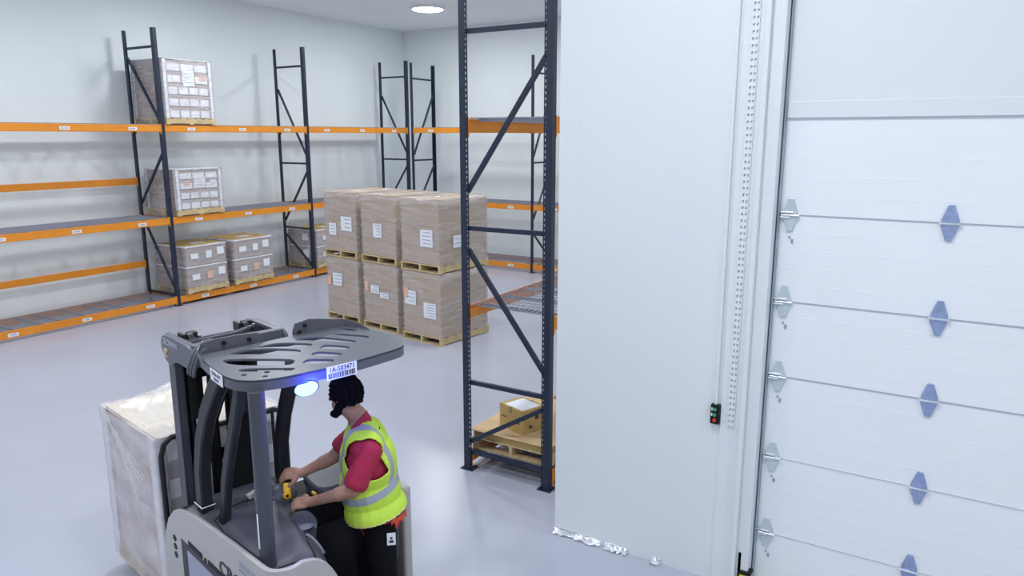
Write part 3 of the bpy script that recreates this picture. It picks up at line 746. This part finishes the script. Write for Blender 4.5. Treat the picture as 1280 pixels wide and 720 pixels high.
# mast
def rail(x, y0, y1, z1, w_=.05, name='mast_rail', m_='tdark'):
    return tb(MB().box(x-w_/2, x+w_/2, y0, y0+.012, .06, z1).box(x-w_/2, x+w_/2, y1-.012, y1, .06, z1).box(x-.008, x+.008, y0, y1, .06, z1), name, m_, bevel=.002)
tb(MB().box(-.425, -.41, .70, .80, .06, 2.03).box(-.41, -.37, .70, .712, .06, 2.03).box(-.41, -.37, .788, .80, .06, 2.03), 'mast_rail', 'trail', bevel=.003)
tb(MB().box(.105, .12, .70, .80, .06, 2.03).box(.065, .105, .70, .712, .06, 2.03).box(.065, .105, .788, .80, .06, 2.03), 'mast_rail', 'tdark', bevel=.003)
for x in (-.34, .03): rail(x, .65, .79, 2.06, .045, 'inner_rail', 'tblack')
for x in (-.29, -.03): rail(x, .67, .80, 1.98, .04, 'inner_rail', 'tblack')
for x in (-.22, -.08): tb(MB().tube([(x, .66, .2), (x, .66, 1.75)], .028, 14).tube([(x, .66, 1.75), (x, .66, 1.98)], .018, 12), 'lift_cylinder', 'tblack', smooth=True)
tb(MB().box(-.17, .0, .57, .60, .95, 1.78), 'mast_screen', 'tblack', bevel=.004)
tb(MB().box(-.35, -.30, .60, .62, 1.30, 1.62), 'data_plate', 'galvl')
for z in (.6, 1.25, 1.85): tb(MB().box(-.409, .104, .74, .79, z, z+.08), 'mast_crossmember', 'tblack')
for k, x in enumerate((-.27, -.25, -.12, .02)): tb(MB().tube([(x, .62, .9), (x, .61, 1.5), (x+.01, .60, 1.9), (x+.02, .63, 2.04)], .011, 8), 'hydraulic_hose', 'tblack', smooth='all')
tb(MB().tube([(-.24, .56, 1.62), (-.20, .50, 1.80), (-.10, .46, 1.86), (.0, .50, 1.78), (.03, .56, 1.6)], .013, 8), 'hydraulic_hose', 'tblack', smooth='all')
tb(MB().box(-.16, .06, .50, .56, 1.62, 1.80), 'valve_block', 'tdark', bevel=.01)
tb(MB().ball((-.26, .38, 1.93), (.022, .022, .022), 10, 8), 'hose_clamp', 'galv', smooth='all')
# mast head
lobe = [(.44, 2.02), (.62, 2.025), (.70, 1.975), (.79, 2.0), (.84, 2.055), (.85, 2.11), (.82, 2.155), (.76, 2.17), (.42, 2.17), (.36, 2.14), (.345, 2.09), (.37, 2.04)]
hd = tb(MB().prism(smooth_poly(lobe), 'x', -.445, -.42), 'mast_head', 'tguard', bevel=.003)
MB().prism(smooth_poly(lobe), 'x', .16, .185).build('head_side', 'tguard', hd, bevel=.003)
MB().box(-.42, .16, .375, .40, 2.03, 2.17).box(-.42, .16, .815, .84, 2.02, 2.10).build('head_beam', 'tguard', hd, bevel=.004)
MB().box(-.42, -.395, .40, .82, 2.145, 2.17).box(.12, .16, .40, .82, 2.145, 2.17).box(-.42, .16, .395, .43, 2.15, 2.172).build('head_rim', 'tguard', hd, bevel=.004)
MB().box(-.415, .13, .44, .81, 2.03, 2.05).build('head_tray', 'tblack', hd)
MB().bar((-.40, .56, 2.12), (.06, .60, 2.12), .11, .02).bar((-.38, .50, 2.10), (.06, .53, 2.10), .02, .05).build('chain_plate', 'tdark', hd, bevel=.004)
MB().bar((-.36, .60, 2.135), (-.05, .62, 2.135), .02, .02).bar((-.06, .62, 2.135), (.08, .66, 2.15), .03, .02).build('hose_guide', 'tguard', hd, bevel=.003)
for x, y in ((-.33, .66), (.05, .70)):
    MB().cyl((x-.02, y, 2.13), .05, .035, 18, (1, 0, 0)).build('chain_sheave', 'tdark', hd, smooth=True)
    MB().box(x-.04, x+.035, y-.06, y+.05, 2.115, 2.15).box(x+.0, x+.06, y+.02, y+.07, 2.13, 2.175).box(x-.05, x-.03, y-.02, y+.07, 2.12, 2.18).build('sheave_bracket', 'tdark', hd, bevel=.003)
    MB().cyl((x+.045, y-.04, 2.13), .010, .035, 10).build('chain_anchor', 'chrome', hd)
for k in range(3):
    y = .36 - k*0.042
    MB().tube([(-.450, y+.045, 2.0), (-.458, y+.01, 2.05), (-.448, y-.02, 2.11), (-.420, y-.02, 2.16), (-.36, y+.01, 2.185), (-.30, y+.04, 2.18)], .012, 8).build('head_rib', 'tguard', hd, smooth='all')
text_mesh('maker_name', 'CROWN', .058, 'logo', hd, frame_mtx((-.4465, .70, 2.125), (0, -1, -.0), (0, 0, 1)), sx=1.15, bold=.001)
cr = MB()
cr.tube([(-.4475, .76+.034*math.cos(a), 2.055+.026*math.sin(a)) for a in [math.pi*(-.7+1.5*i/16) for i in range(17)]], .0055, 6)
cr.tube([(-.4475, .765+.014*math.cos(a), 2.058+.012*math.sin(a)) for a in [math.pi*(2*i/10) for i in range(11)]], .004, 6)
cr.build('emblem', 'tan', hd)
# carriage, load backrest and forks
tb(MB().box(-.40, .10, .82, .90, .10, .55).box(-.45, .42, .90, .95, .30, .42).box(-.45, .42, .90, .95, .62, .70), 'carriage', 'tdark', bevel=.004)
br = MB()
bp_ = [(-.455, 1.03, .10), (-.455, 1.03, 1.26), (-.43, 1.03, 1.34), (-.38, 1.03, 1.38), (.38, 1.03, 1.38), (.435, 1.03, 1.34), (.46, 1.03, 1.26), (.46, 1.03, .10)]
br.tube(bp_, .019, 8)
for x in (-.27, -.06, .15, .36): br.tube([(x, 1.03, .3), (x, 1.03, 1.40)], .012, 6)
br.tube([(-.455, 1.03, .55), (.46, 1.03, .55)], .014, 6); br.box(-.44, .42, .95, 1.02, .40, .52)
tb(br, 'load_backrest', 'tdark', smooth=True)
for x in (-.22, .22):
    tb(MB().box(x-.05, x+.05, .95, 1.0, .04, .60).prism([(.95, .035), (2.05, .05), (2.05, .06), (1.0, .08), (.95, .08)], 'x', x-.05, x+.05), 'fork', 'tdark', bevel=.003)
for x in (-.44, .62):
    lg = tb(MB().box(x-.05, x+.05, .60, 1.06, .05, .17), 'base_leg', 'tdark', bevel=.01)
    MB().cyl((x-.03, .95, .05), .05, .06, 16, (1, 0, 0)).build('load_wheel', 'tblack', lg, smooth=True)
for x, y in ((-.3, -.35), (.35, -.4)): tb(MB().cyl((x-.05, y, .062), .06, .10, 20, (1, 0, 0)), 'drive_wheel', 'tblack', smooth=True)

# --- load on the forks
LDX, LDY = -.015, 1.62
LD = empty('wrapped_pallet', tw(LDX, LDY, .085), TY + R(2.5), label='plastic wrapped pale carton load carried on the reach truck forks', cat='wrapped pallet')
lx, ly, hh = .94, 1.0, 1.27
pallet_mesh(lx, ly, .12).build('pallet', 'wood', LD)
for r_ in range(5):
    rh = (hh-.125)/5; z0 = .125+r_*rh; cm = MB()
    for i in range(3):
        for j in range(3):
            a = -lx/2+.02+(lx-.04)*i/3; b = -ly/2+.02+(ly-.04)*j/3
            cm.box(a+.003, a+(lx-.04)/3-.003, b+.003, b+(ly-.04)/3-.003, z0+.002, z0+rh-.004)
    row = cm.build('carton_layer', 'cartonp', LD, bevel=.004); lm = MB()
    for i in range(4):
        a = -lx/2+.06+(lx-.12)*i/4; lm.box(a+.012, a+(lx-.12)/4-.012, -ly/2+.012, -ly/2+.02, z0+rh*.08, z0+rh*.6)
    lm.build('carton_labels', 'white', row)
MB().box(-lx/2+.02, lx/2-.02, -ly/2+.02, ly/2-.02, hh, hh+.006).build('top_sheet', 'creamc', LD)
cb = MB()
for sx in (-1, 1):
    for sy in (-1, 1):
        cb.box(sx*(lx/2-.002), sx*(lx/2-.06), sy*(ly/2-.002), sy*(ly/2-.008), .125, hh); cb.box(sx*(lx/2-.002), sx*(lx/2-.008), sy*(ly/2-.002), sy*(ly/2-.13 if sy < 0 else ly/2-.05), .125, hh)
cb.build('corner_board', 'white', LD)
sheet(LD, '-y', -.33, -.26, .98, 1.12, -.5-.016, 'yellow', name='yellow_tag'); sheet(LD, '-y', -.29, -.24, .78, .97, -.5-.016, 'orange', name='orange_tag')
for z_ in (1.10, .82, .50): sheet(LD, '-y', -.40, -.20, z_, z_+.14, -.5-.014)
for z_ in (1.08, .84, .60, .36): sheet(LD, '-y', .26, .44, z_, z_+.15, -.5-.014)
shell_mesh(lx+.03, ly+.03, .03, hh+.01, .016, nx=14, nz=16, top=False, seed=31, skirt=0).build('side_film', 'filmw', LD, smooth='all')
m = MB(); vs = []; fs = []; N = 30
for j in range(N+1):
    for i in range(N+1):
        a = i/N; b = j/N; x = -lx/2-.015+(lx+.03)*a; y = -ly/2-.015+(ly+.03)*b
        e = min(a, 1-a, b, 1-b); k = min(1, e/.12)
        rdg = math.exp(-((b-.74-.12*a)/.16)**2) * min(1, a*1.5) * .13
        wr = abs(noise.noise(Vector((x*3+y*5, (y-x)*9, 3.1))))*.03 + noise.noise(Vector((x*12, y*12, 1)))*.006
        vs.append((x, y, hh+.012 + k*(rdg + wr)))
for j in range(N):
    for i in range(N): q0 = j*(N+1)+i; fs.append((q0, q0+1, q0+N+2, q0+N+1))
m.add(vs, fs).build('top_film', 'filmt', LD, smooth='all')
rp = MB()
for k in range(6):   # gathered folds of film running down the left side
    y0 = .35-.12*k; pts = []
    for i in range(9):
        t_ = i/8; yy = ly/2-.05 - (t_**.9)*(.75-.05*k) ; zz = hh - .03 - .30*t_ - .05*k*t_ ; pts.append((-lx/2-.02-.004*math.sin(i*2+k), yy-.02*k, zz))
    rp.tube(pts, .004+.0015*(k % 3), 5)
rp.build('film_folds', 'filmt', LD, smooth='all')

# ------------------------------------------------------------------ person
def remeshed(mb, name, m, parent, voxel=.008, smooth=4, fac=.5):
    o = mb.build(name, m)
    r_ = o.modifiers.new('r', 'REMESH'); r_.mode = 'VOXEL'; r_.voxel_size = voxel; r_.use_smooth_shade = True
    s = o.modifiers.new('s', 'SMOOTH'); s.iterations = smooth; s.factor = fac
    dg = bpy.context.evaluated_depsgraph_get(); me = bpy.data.meshes.new_from_object(o.evaluated_get(dg)); me.name = name
    old = o.data; o.modifiers.clear(); o.data = me; bpy.data.meshes.remove(old)
    if not len(me.materials): me.materials.append(M[m])
    for p in me.polygons: p.use_smooth = True
    if parent: o.parent = parent
    return o
def cap(mb, a, b, ra, rb, flat=None):
    a = Vector(a); b = Vector(b); n_ = 6
    mb.ball(a, ra, 12, 8); mb.ball(b, rb, 12, 8); mb.tube([a, b], [ra, rb], 12)
def chain(mb, pts, rs):
    for (a, b), (ra, rb) in zip(zip(pts[:-1], pts[1:]), zip(rs[:-1], rs[1:])): cap(mb, a, b, ra, rb)
FT = Vector((.40, -.20, .20))      # feet, truck frame
PR = empty('person', tw(FT.x, FT.y, FT.z), TY, label='man in lime safety vest and crimson polo standing at the truck controls', cat='person')
def P(x, y, z): return Vector((x, y, z)) - FT
F = Vector((-.77, .64, 0)); LFT = Vector((-.64, -.77, 0)); UP = Vector((0, 0, 1))
PEL = P(.46, -.22, .99); CH = P(.405, -.19, 1.36); NK = P(.365, -.17, 1.635); HDc = P(.275, -.15, 1.815)
SHn = P(.335, -.335, 1.505); SHf = P(.44, -.03, 1.50)
ELn = P(.225, -.275, 1.245); WRn = P(.055, -.06, 1.15)
ELf = P(.31, .08, 1.325); WRf = P(.145, .205, 1.225)
HIn = PEL + LFT*.09 - UP*.06; HIf = PEL - LFT*.09 - UP*.06
KNn = P(.40, -.33, .62); KNf = P(.43, -.10, .62); ANn = P(.46, -.36, .29); ANf = P(.46, -.08, .29)
def ell(mb, c, ax, n=20, mm=14):
    """ellipsoid from three axis vectors"""
    c = Vector(c); vs = []; fs = []
    for j in range(mm+1):
        t = math.pi*j/mm
        for k in range(n):
            a = 2*math.pi*k/n; vs.append(c + ax[0]*math.sin(t)*math.cos(a) + ax[1]*math.sin(t)*math.sin(a) + ax[2]*math.cos(t))
    for j in range(mm):
        for k in range(n): fs.append((j*n+k, (j+1)*n+k, (j+1)*n+(k+1) % n, j*n+(k+1) % n))
    mb.add(vs, fs)
SP = (NK-PEL).normalized()
SF = (F - SP*F.dot(SP)).normalized(); SL_ = SP.cross(SF)
def torso(mb, g=0.0, z0=0):
    ell(mb, PEL+UP*.0, (SF*(.125+g), SL_*(.17+g), UP*(.14+g)))
    ell(mb, PEL.lerp(CH, .5)+SF*.03, (SF*(.160+g), SL_*(.16+g), SP*(.22+g)))
    ell(mb, CH+SF*.002, (SF*(.145+g), SL_*(.18+g), SP*(.20+g)))
    ell(mb, CH.lerp(NK, .45)-SF*.005, (SF*(.105+g), SL_*(.185+g), SP*(.13+g)))
# body: one continuous skin surface
b = MB(); torso(b, -.012)
chain(b, [NK-SP*.05, NK+F*.02+UP*.04, HDc-UP*.05], [.075, .064, .060])
HF = Vector((-.44, .90, -.12)).normalized(); HL = UP.cross(HF).normalized(); HU = HF.cross(HL)   # head turned away, chin down
ell(b, HDc+HU*.015-HF*.01, (HF*.092, HL*.075, HU*.105)); ell(b, HDc+HF*.035-HU*.05, (HF*.058, HL*.056, HU*.06))
ell(b, HDc+HF*.065-HU*.095, (HF*.026, HL*.030, HU*.02))
cap(b, HDc+HF*.088+HU*.012, HDc+HF*.108-HU*.018, .009, .014)                 # nose
ell(b, HDc+HF*.083-HU*.055, (HF*.012, HL*.024, HU*.010))                     # mouth
for s in (-1, 1):
    ell(b, HDc+HL*s*.078-HU*.008-HF*.005, (HF*.016, HL*.010, HU*.028)); ell(b, HDc+HF*.078+HL*s*.032+HU*.022, (HF*.014, HL*.02, HU*.008))
chain(b, [SHn, ELn, WRn], [.058, .047, .030]); chain(b, [SHf, ELf, WRf], [.056, .046, .030])
cap(b, ELn, ELn.lerp(WRn, .35), .047, .046); cap(b, ELf, ELf.lerp(WRf, .35), .046, .045)
for h_, k_, a_ in ((HIn, KNn, ANn), (HIf, KNf, ANf)): chain(b, [h_, k_, a_], [.085, .058, .042])
def hand(mb, w, d, nrm, side, curls, spread=.0, thumb_dir=None, s=1.0):
    """w wrist, d along the palm, nrm out of the back of the hand, side = towards the index finger"""
    d = d.normalized(); nrm = (nrm - d*nrm.dot(d)).normalized(); sd = d.cross(nrm).normalized() * side
    c = w + d*.050*s
    ell(mb, c, (d*.054*s, sd*.040*s, nrm*.017*s)); cap(mb, w, w+d*.03*s, .028*s, .026*s)
    kn = []
    for i, ln in enumerate((.072, .080, .074, .060)):
        off = (.030-.020*i)*s; base = w + d*(.088-.004*abs(i-1))*s + sd*off
        dirv = (d + sd*(.10-.066*i)*(1+spread)).normalized(); p = base; pts = [w + d*.05*s + sd*off*.8, base]; ang = 0
        axis = dirv.cross(nrm)
        for j, f_ in enumerate((.45, .32, .23)):
            ang += curls[j]; q_ = (dirv*math.cos(ang) - nrm*math.sin(ang)); p = p + q_*ln*f_*1.05*s; pts.append(p)
        chain(mb, pts, [.0105*s, .0100*s, .0092*s, .0085*s, .0075*s])
    tb_ = w + d*.028*s + sd*.028*s; td = (thumb_dir or (d*.6 + sd*.75 - nrm*.45)).normalized()
    chain(mb, [tb_, tb_+td*.036*s, tb_+(td+d*.35-nrm*.25).normalized()*.066*s, tb_+(td+d*.9-nrm*.6).normalized()*.086*s], [.0145*s, .0125*s, .0105*s, .0085*s])
dn = (P(-.035, .045, 1.13) - WRn); hand(b, WRn, dn, UP*.85+Vector((-.4, -.3, 0)), 1, (.60, 1.05, .8), s=1.16)
df = (P(.045, .285, 1.225) - WRf); hand(b, WRf, df, UP*.9+Vector((-.40, -.40, 0)), -1, (.62, .55, .40), spread=.5, s=1.16)
body = remeshed(b, 'body', 'skin', PR, .0052, 3)
# clothes
sh = MB(); torso(sh, .004); ell(sh, PEL-UP*.06, (SF*.14, SL_*.175, UP*.08))
chain(sh, [NK-SP*.09, NK-SP*.0], [.10, .070])
for s_, e_ in ((SHn, ELn), (SHf, ELf)):
    m_ = s_.lerp(e_, .78 if s_ is SHn else .62); chain(sh, [CH.lerp(NK, .65), s_, m_], [.08, .072, .080])
def cut_below(o, pts_norm):
    bm = bmesh.new(); bm.from_mesh(o.data)
    for p, n_ in pts_norm: bmesh.ops.bisect_plane(bm, geom=bm.verts[:]+bm.edges[:]+bm.faces[:], plane_co=p, plane_no=n_, clear_outer=True)
    bm.to_mesh(o.data); bm.free()
shirt = remeshed(sh, 'polo_shirt', 'shirt', PR, .008, 5)
# open the sleeves and neck
def bisect_local(o, p, nrm, keep):
    bm = bmesh.new(); bm.from_mesh(o.data)
    sel = [f for f in bm.faces if (f.calc_center_median()-p).dot(nrm) > 0 and keep(f.calc_center_median())]
    bmesh.ops.delete(bm, geom=sel, context='FACES'); bm.to_mesh(o.data); bm.free()
for s_, e_ in ((SHn, ELn), (SHf, ELf)):
    d_ = (e_-s_).normalized(); p_ = s_.lerp(e_, .90 if s_ is SHn else .72); bisect_local(shirt, p_, d_, lambda c, p_=p_: (c-p_).length < .13)
CN = (SP+SF*.75).normalized(); CC = NK - SP*.012 + SF*.01
bisect_local(shirt, CC+CN*.02, CN, lambda c: True)
so = shirt.modifiers.new('s', 'SOLIDIFY'); so.thickness = .004; so.offset = 0
cl = MB()
ring = []
for i in range(21):
    a = 2*math.pi*i/20; ring.append(CC + CN.cross(SL_)*math.cos(a)*.074 + SL_*math.sin(a)*.074 + CN*.012)
cl.tube(ring, .016, 8); cl.build('collar', 'shirt', shirt, smooth='all')
tr_ = MB(); ell(tr_, PEL-UP*.03, (SF*.132, SL_*.172, UP*.13))
for h_, k_, a_ in ((HIn, KNn, ANn), (HIf, KNf, ANf)): chain(tr_, [h_, k_, a_], [.108, .083, .068])
trs = remeshed(tr_, 'trousers', 'trousers', PR, .011, 6)
vt = MB(); torso(vt, .034)
for s_ in (SHn, SHf): cap(vt, CH.lerp(NK, .82), s_+SP*.018, .080, .078)
ell(vt, PEL+SP*.03+SF*.025, (SF*.205, SL_*.215, SP*.17))
vest = remeshed(vt, 'safety_vest', 'vest', PR, .0065, 6)
HN = (UP + F*.22).normalized(); BN = (UP + F*.30 + LFT*.12).normalized()
bisect_local(vest, PEL+UP*.018, -HN, lambda c: True)
bisect_local(vest, NK+SP*.012, SP, lambda c: True)
for s_, e_ in ((SHn, ELn), (SHf, ELf)):
    d_ = (SL_*(1 if (s_-CH).dot(SL_) > 0 else -1) + (e_-s_).normalized()*.30).normalized(); p_ = s_+d_*.012
    bisect_local(vest, p_, d_, lambda c, p_=p_: (c-p_).length < .19)
vest.data.materials.clear()
for k in ('vest', 'refl', 'trim'): vest.data.materials.append(M[k])
for p in vest.data.polygons:
    c = p.center; z = (c-PEL).dot(HN); zb = (c-PEL).dot(BN); la = (c-PEL).dot(SL_)
    mi = 0
    if .185 < zb < .237: mi = 1
    elif zb >= .237 and .075 < abs(la) < .120: mi = 1
    elif z < .029: mi = 2
    p.material_index = mi
so = vest.modifiers.new('s', 'SOLIDIFY'); so.thickness = .005; so.offset = 0
hm = MB(); hv = []; hf = []
for i in range(9):
    a = math.pi*(.66+.30*i/8); c_ = PEL + F*math.cos(a)*.170 + LFT*math.sin(a)*.192
    hv += [c_ + UP*.03, c_ + UP*(-.010 + .022*math.sin(i*2.3))]
for i in range(8): hf.append((2*i, 2*i+1, 2*i+3, 2*i+2))
hem = hm.add(hv, hf).build('shirt_hem', 'redhem', shirt); hem.modifiers.new('s', 'SOLIDIFY').thickness = .004
# hair and beard
hr = MB(); rnd = random.Random(3)
for i in range(620):
    z = 1 - 2*(i+.5)/620; a = i*2.39996; r_ = math.sqrt(1-z*z)
    q_ = Vector((math.cos(a)*r_, math.sin(a)*r_, z))   # q_.x forward, q_.y left, q_.z up
    if q_.x > .55 and q_.z < .45: continue
    if q_.z < -.55 - .35*q_.x*0: continue
    if q_.x > .0 and q_.z < -.12: continue
    c_ = HDc + HU*.022 - HF*.012 + HF*q_.x*.104 + HL*q_.y*.098 + HU*q_.z*.112
    hr.ball(c_ + q_*rnd.uniform(-.004, .016), rnd.uniform(.009, .015), 7, 5)
ell(hr, HDc+HU*.032-HF*.016, (HF*.095, HL*.092, HU*.104))
hair = hr.build('hair', 'hair', PR, smooth='all')
bd_ = MB()
for s in (-1, 1):
    for i in range(7):
        t_ = i/6; c_ = HDc + HL*s*(.072-.045*t_) + HF*(.0+.082*t_) - HU*(.03+.075*min(1, t_*1.5)); bd_.ball(c_, .024, 8, 6); bd_.ball(c_.lerp(HDc-HU*.05, .35), .03, 8, 6)
bd_.ball(HDc+HF*.07-HU*.088, .022, 8, 6)
beard = remeshed(bd_, 'beard', 'hair', PR, .006, 2)
# badge clipped at the waist
bc_ = PEL - UP*.085 + LFT*.155 - F*.075
bdg = MB(); mx = frame_mtx(bc_ + Vector((-.022, -.035, 0)), (.80, -.55, 0), UP)
bdg.box(-.027, .027, -.042, .042, -.001, .001); bo2 = bdg.build('id_badge', 'label', PR); bo2.data.transform(mx)
pb = MB(); pb.ball((0, .006, .0012), (.009, .010, .001), 12, 6); pb.box(-.014, .014, -.026, -.008, .001, .002); pp = pb.build('badge_photo', 'ink', bo2); pp.data.transform(mx)
# vest back mark
mk = MB().box(-.012, .012, -.006, .006, -.001, .001).build('vest_tag', 'tblack', vest)
mk.data.transform(frame_mtx(NK - SF*.118 - SP*.055 + SL_*.04, SL_, SP))
# shoes
for a_, dd in ((ANn, Vector((-.95, .1, 0))), (ANf, Vector((-.95, .25, 0)))):
    s_ = MB(); dd = dd.normalized(); sdv = UP.cross(dd); base_ = Vector((a_.x, a_.y, .0))
    ell(s_, base_+dd*.06+UP*.045, (dd*.15, sdv*.048, UP*.045)); ell(s_, base_-dd*.02+UP*.075, (dd*.06, sdv*.045, UP*.06))
    remeshed(s_, 'shoe', 'tblack', PR, .01, 3)
